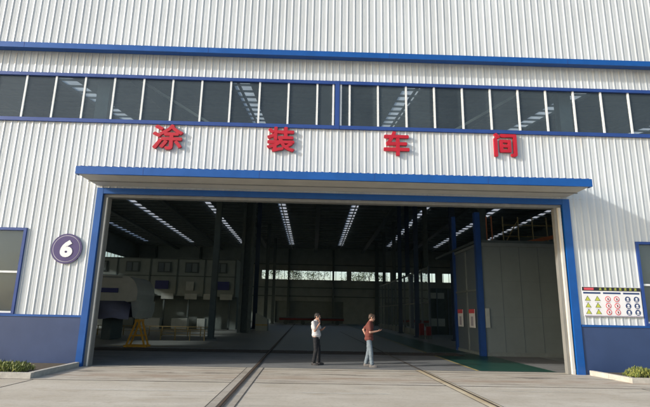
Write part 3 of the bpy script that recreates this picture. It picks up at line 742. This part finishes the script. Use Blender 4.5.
def hand(mb, wrist, d, palm_n, curl, side=1):
    """palm and five separate fingers: d direction of the fingers, palm_n palm normal"""
    w = Vector(wrist); d = Vector(d).normalized(); n = Vector(palm_n); n = (n - d * n.dot(d)).normalized(); s = d.cross(n) * side
    rot = Matrix((s, n, d)).transposed().to_quaternion()
    mb.ell(w + d * .05, (.040, .017, .055), rot)
    for i, (o, L) in enumerate(((-.030, .062), (-.010, .074), (.010, .070), (.029, .054))):
        p = w + d * .088 + s * o; dd = d
        seg = (L * .45, L * .32, L * .23)
        for k, l in enumerate(seg):
            q = p + dd * l; mb.cap(p, q, .0088 - .001 * k, .0080 - .001 * k, 8); p = q
            dd = (dd * math.cos(curl) + n * math.sin(curl)).normalized()
    p = w + d * .03 - s * .034; dd = (d * .75 - s * .6 + n * .25).normalized()
    for k, l in enumerate((.036, .028)):
        q = p + dd * l; mb.cap(p, q, .0105 - .0015 * k, .0095 - .002 * k, 8); p = q; dd = (dd + d * .4 + n * .3).normalized()

def person(loc, label, J, heading, mats, phone_at, hair_scale=1.):
    """J: joints in metres, x = facing direction, y = the figure's left, z up"""
    t = thing('person', loc, label, 'person')
    X = Vector((math.cos(heading), math.sin(heading), 0)); Y = Vector((-X.y, X.x, 0)); L0 = Vector(loc)
    W = lambda p: L0 + X * p[0] + Y * p[1] + Vector((0, 0, p[2]))
    Rv = lambda p: X * p[0] + Y * p[1] + Vector((0, 0, p[2]))
    q0 = Matrix((X, Y, Vector((0, 0, 1)))).transposed().to_quaternion()
    b = MB()
    pel, che, neck, head = (Vector(J[k]) for k in ('pelvis', 'chest', 'neck', 'head'))
    b.ell(W(pel), (.10, .155, .11), q0); b.ell(W((pel + che) / 2), (.095, .135, .16), q0); b.ell(W(che), (.11, .165, .17), q0)
    b.cap(W(che + Vector((0, 0, .10))), W(neck), .07, .055); b.cap(W(neck), W(head + Vector((-.015, 0, -.04))), .053, .055)
    for s in ('L', 'R'):
        sh, el, wr = (Vector(J[k + s]) for k in ('sh', 'el', 'wr'))
        hp, kn, an = (Vector(J[k + s]) for k in ('hp', 'kn', 'an'))
        b.cap(W(sh), W(el), .047, .037); b.cap(W(el), W(wr), .037, .025); b.cap(W(che + Vector((0, 0, .1))), W(sh), .06, .05)
        b.cap(W(hp), W(kn), .078, .053); b.cap(W(kn), W(an), .052, .036)
        b.ell(W(an + Vector((.05, 0, -.045))), (.11, .04, .03), q0)
        hand(b, W(wr), Rv(J['hd' + s]), Rv(J['hn' + s]), J['curl' + s], -1 if s == 'R' else 1)
    # head: skull, face, jaw, nose, lips, brows, ears
    hq = q0 @ Matrix.Rotation(J.get('nod', 0), 3, 'Y').to_quaternion()
    H = lambda p: W(head) + hq @ Vector(p)
    b.ell(H((-.012, 0, .028)), (.097, .076, .088), hq); b.ell(H((.028, 0, -.035)), (.062, .060, .078), hq); b.ell(H((.045, 0, -.09)), (.032, .033, .024), hq)
    b.ell(H((.092, 0, -.02)), (.020, .012, .022), hq); b.ell(H((.082, 0, -.062)), (.010, .022, .007), hq); b.ell(H((.080, 0, -.075)), (.010, .018, .007), hq)
    for s in (-1, 1):
        b.ell(H((.072, s * .032, .014)), (.014, .022, .007), hq); b.ell(H((-.006, s * .078, -.014)), (.018, .008, .030), hq)
    remeshed(b, 'body', mats['skin'], t, .0065, 3)
    for s in (-1, 1): MB().ell(H((.080, s * .030, -.002)), (.008, .011, .006), hq).build('eye', 'eye', t, True)
    # hair
    h = MB(); h.ell(H((-.022, 0, .045)), (.098, .082, .085), hq); h.ell(H((-.055, 0, .0)), (.062, .074, .075), hq); h.ell(H((.035, 0, .082)), (.055, .06, .038), hq)
    for s in (-1, 1): h.ell(H((.02, s * .070, .03)), (.035, .012, .035), hq)
    remeshed(h, 'hair', mats['hair'], t, .007, 2, .004, 3)
    # shirt
    c = MB(); c.ell(W((pel + che) / 2 + Vector((0, 0, -.02))), (.125, .165, .19), q0); c.ell(W(che), (.132, .188, .185), q0); c.cap(W(pel + Vector((0, 0, .00))), W(pel + Vector((0, 0, .12))), .13, .13)
    c.ell(W(pel + Vector((0, 0, J['hem']))), (.148, .192, .10), q0)
    c.ell(W(pel + Vector((0, 0, .07))), (.137, .182, .13), q0)
    for s in ('L', 'R'):
        sh, el = Vector(J['sh' + s]), Vector(J['el' + s]); e = sh + (el - sh) * .72
        c.cap(W(che + Vector((0, 0, .12))), W(sh), .062, .066); c.cap(W(sh), W(e), .066, .058)
    remeshed(c, 'shirt', mats['shirt'], t, .009, 4, .006, 11)
    k = MB(); k.tube(W(neck + Vector((-.01, 0, -.03))), W(neck + Vector((-.005, 0, .025))), .078, .066, 16); remeshed(k, 'collar', mats['shirt'], t, .008, 1)
    # trousers
    c = MB(); c.ell(W(pel + Vector((0, 0, -.03))), (.116, .155, .11), q0)
    for s in ('L', 'R'):
        hp, kn, an = (Vector(J[k2 + s]) for k2 in ('hp', 'kn', 'an'))
        c.cap(W(hp + Vector((0, 0, -.02))), W(kn), .084, .068); c.cap(W(kn), W(an + Vector((0, 0, .03))), .070, .062)
    remeshed(c, 'trousers', mats['trousers'], t, .009, 3, .007, 5)
    for s in ('L', 'R'):
        an = Vector(J['an' + s]); c = MB(); c.ell(W(an + Vector((.055, 0, -.045))), (.135, .05, .042), q0); c.ell(W(an + Vector((-.02, 0, -.03))), (.06, .045, .06), q0)
        c.ell(W(an + Vector((.05, 0, -.073))), (.14, .052, .014), q0)
        remeshed(c, 'shoe', mats['shoe'], t, .007, 2)
    # the phone, a thing of its own, held in the hand
    pc, pd, pn = phone_at; pd = Rv(pd).normalized(); pn = Rv(pn); pn = (pn - pd * pn.dot(pd)).normalized(); ps = pd.cross(pn)
    mt = Matrix.Translation(W(pc)) @ Matrix((ps, pn, pd)).transposed().to_4x4()
    m = MB().box(-.038, .038, -.005, .005, -.075, .075, .003); m.bm.transform(mt)
    return t, m

J1 = dict(pelvis=(0, 0, .90), chest=(-.045, 0, 1.20), neck=(-.015, 0, 1.385), head=(.03, 0, 1.50), nod=.12, hem=.03,
          shR=(-.05, -.185, 1.315), elR=(.03, -.235, 1.06), wrR=(.15, -.13, 1.29), hdR=(-.15, .3, .9), hnR=(-1, .2, 0), curlR=.35,
          shL=(-.05, .185, 1.315), elL=(.05, .235, 1.07), wrL=(.20, .10, 1.12), hdL=(.5, -.8, .25), hnL=(-.4, -.3, .8), curlL=.5,
          hpR=(0, -.09, .86), knR=(.03, -.10, .48), anR=(-.03, -.11, .087), hpL=(0, .09, .86), knL=(.05, .10, .48), anL=(.05, .12, .087))
p1, ph = person((.17, 1.46, .0), 'person in white shirt and black trousers standing in the gateway, hand raised to face', J1, -.35,
                dict(skin='skin', hair='hair', shirt='shirtw', trousers='trouser', shoe='shoe'), ((.135, -.08, 1.395), (-.12, .2, 1), (-1, .3, 0)))
tag(ph.build('mobile_phone', 'phone'), 'dark phone held to the face by the person in white', 'phone')
J2 = dict(pelvis=(-.02, 0, .90), chest=(.0, 0, 1.21), neck=(.03, 0, 1.39), head=(.075, 0, 1.505), nod=.22, hem=-.04,
          shR=(.0, -.19, 1.32), elR=(.03, -.24, 1.06), wrR=(.25, -.17, 1.10), hdR=(1, .15, .25), hnR=(0, .4, 1), curlR=.45,
          shL=(.0, .19, 1.32), elL=(-.21, .24, 1.12), wrL=(-.12, .17, .93), hdL=(.75, -.3, -.4), hnL=(-.2, -1, 0), curlL=.3,
          hpR=(-.02, -.09, .86), knR=(.04, -.12, .48), anR=(.07, -.15, .087), hpL=(-.02, .09, .86), knL=(-.03, .13, .48), anL=(-.12, .16, .087))
p2, ph = person((1.86, 1.13, .0), 'person in maroon T-shirt and pale jeans standing in the gateway, holding a phone out', J2, -.15,
                dict(skin='skin', hair='hairb', shirt='shirtr', trousers='jeans', shoe='shoe2'), ((.345, -.155, 1.15), (1, .1, .55), (-.3, 0, 1)))
tag(ph.build('mobile_phone', 'phone'), 'dark phone held out by the person in maroon', 'phone')

# ------------------------------------------------------------------ light
w = bpy.data.worlds.new('World'); S.world = w; w.use_nodes = True
nt = w.node_tree; bg = nt.nodes['Background']
sky = nt.nodes.new('ShaderNodeTexSky'); sky.sky_type = 'NISHITA'; sky.sun_disc = False
Ld = Vector((2.9, 1.0, -1.19)).normalized()            # the way the light travels
el = math.asin(-Ld.z); az = math.atan2(-Ld.x, -Ld.y)   # compass bearing of the sun, clockwise from +y
sky.sun_elevation = el; sky.sun_rotation = az
sky.air_density = 1.; sky.dust_density = 2.5; sky.ozone_density = 1.
nt.links.new(sky.outputs[0], bg.inputs[0]); bg.inputs[1].default_value = .15
sl = bpy.data.lights.new('sun', 'SUN'); sl.energy = 2.15; sl.angle = math.radians(1.6); sl.color = (1, .965, .92)
so = bpy.data.objects.new('sun', sl); COL.objects.link(so); so.rotation_euler = Ld.to_track_quat('-Z', 'Y').to_euler(); so.location = (-20, -20, 20)

# ------------------------------------------------------------------ camera
yaw, pit, rol, f = .0228, .2249, .0192, 479.385
fw = Vector((math.sin(yaw) * math.cos(pit), math.cos(yaw) * math.cos(pit), math.sin(pit)))
r = Vector((math.cos(yaw), -math.sin(yaw), 0)); u = r.cross(fw)
r2 = math.cos(rol) * r + math.sin(rol) * u; u2 = -math.sin(rol) * r + math.cos(rol) * u
cd = bpy.data.cameras.new('camera'); cd.sensor_width = 36; cd.lens = f / 650 * 36; cd.clip_end = 1200
co = bpy.data.objects.new('camera', cd); COL.objects.link(co)
co.matrix_world = Matrix.Translation((0, -14.6415, 1.62)) @ Matrix((r2, u2, -fw)).transposed().to_4x4()
S.camera = co
S.view_settings.view_transform = 'Standard'; S.view_settings.look = 'None'; S.view_settings.gamma = 1; S.view_settings.exposure = .82
S.view_settings.use_curve_mapping = False
S.cycles.use_denoising = True
S.cycles.max_bounces = 8
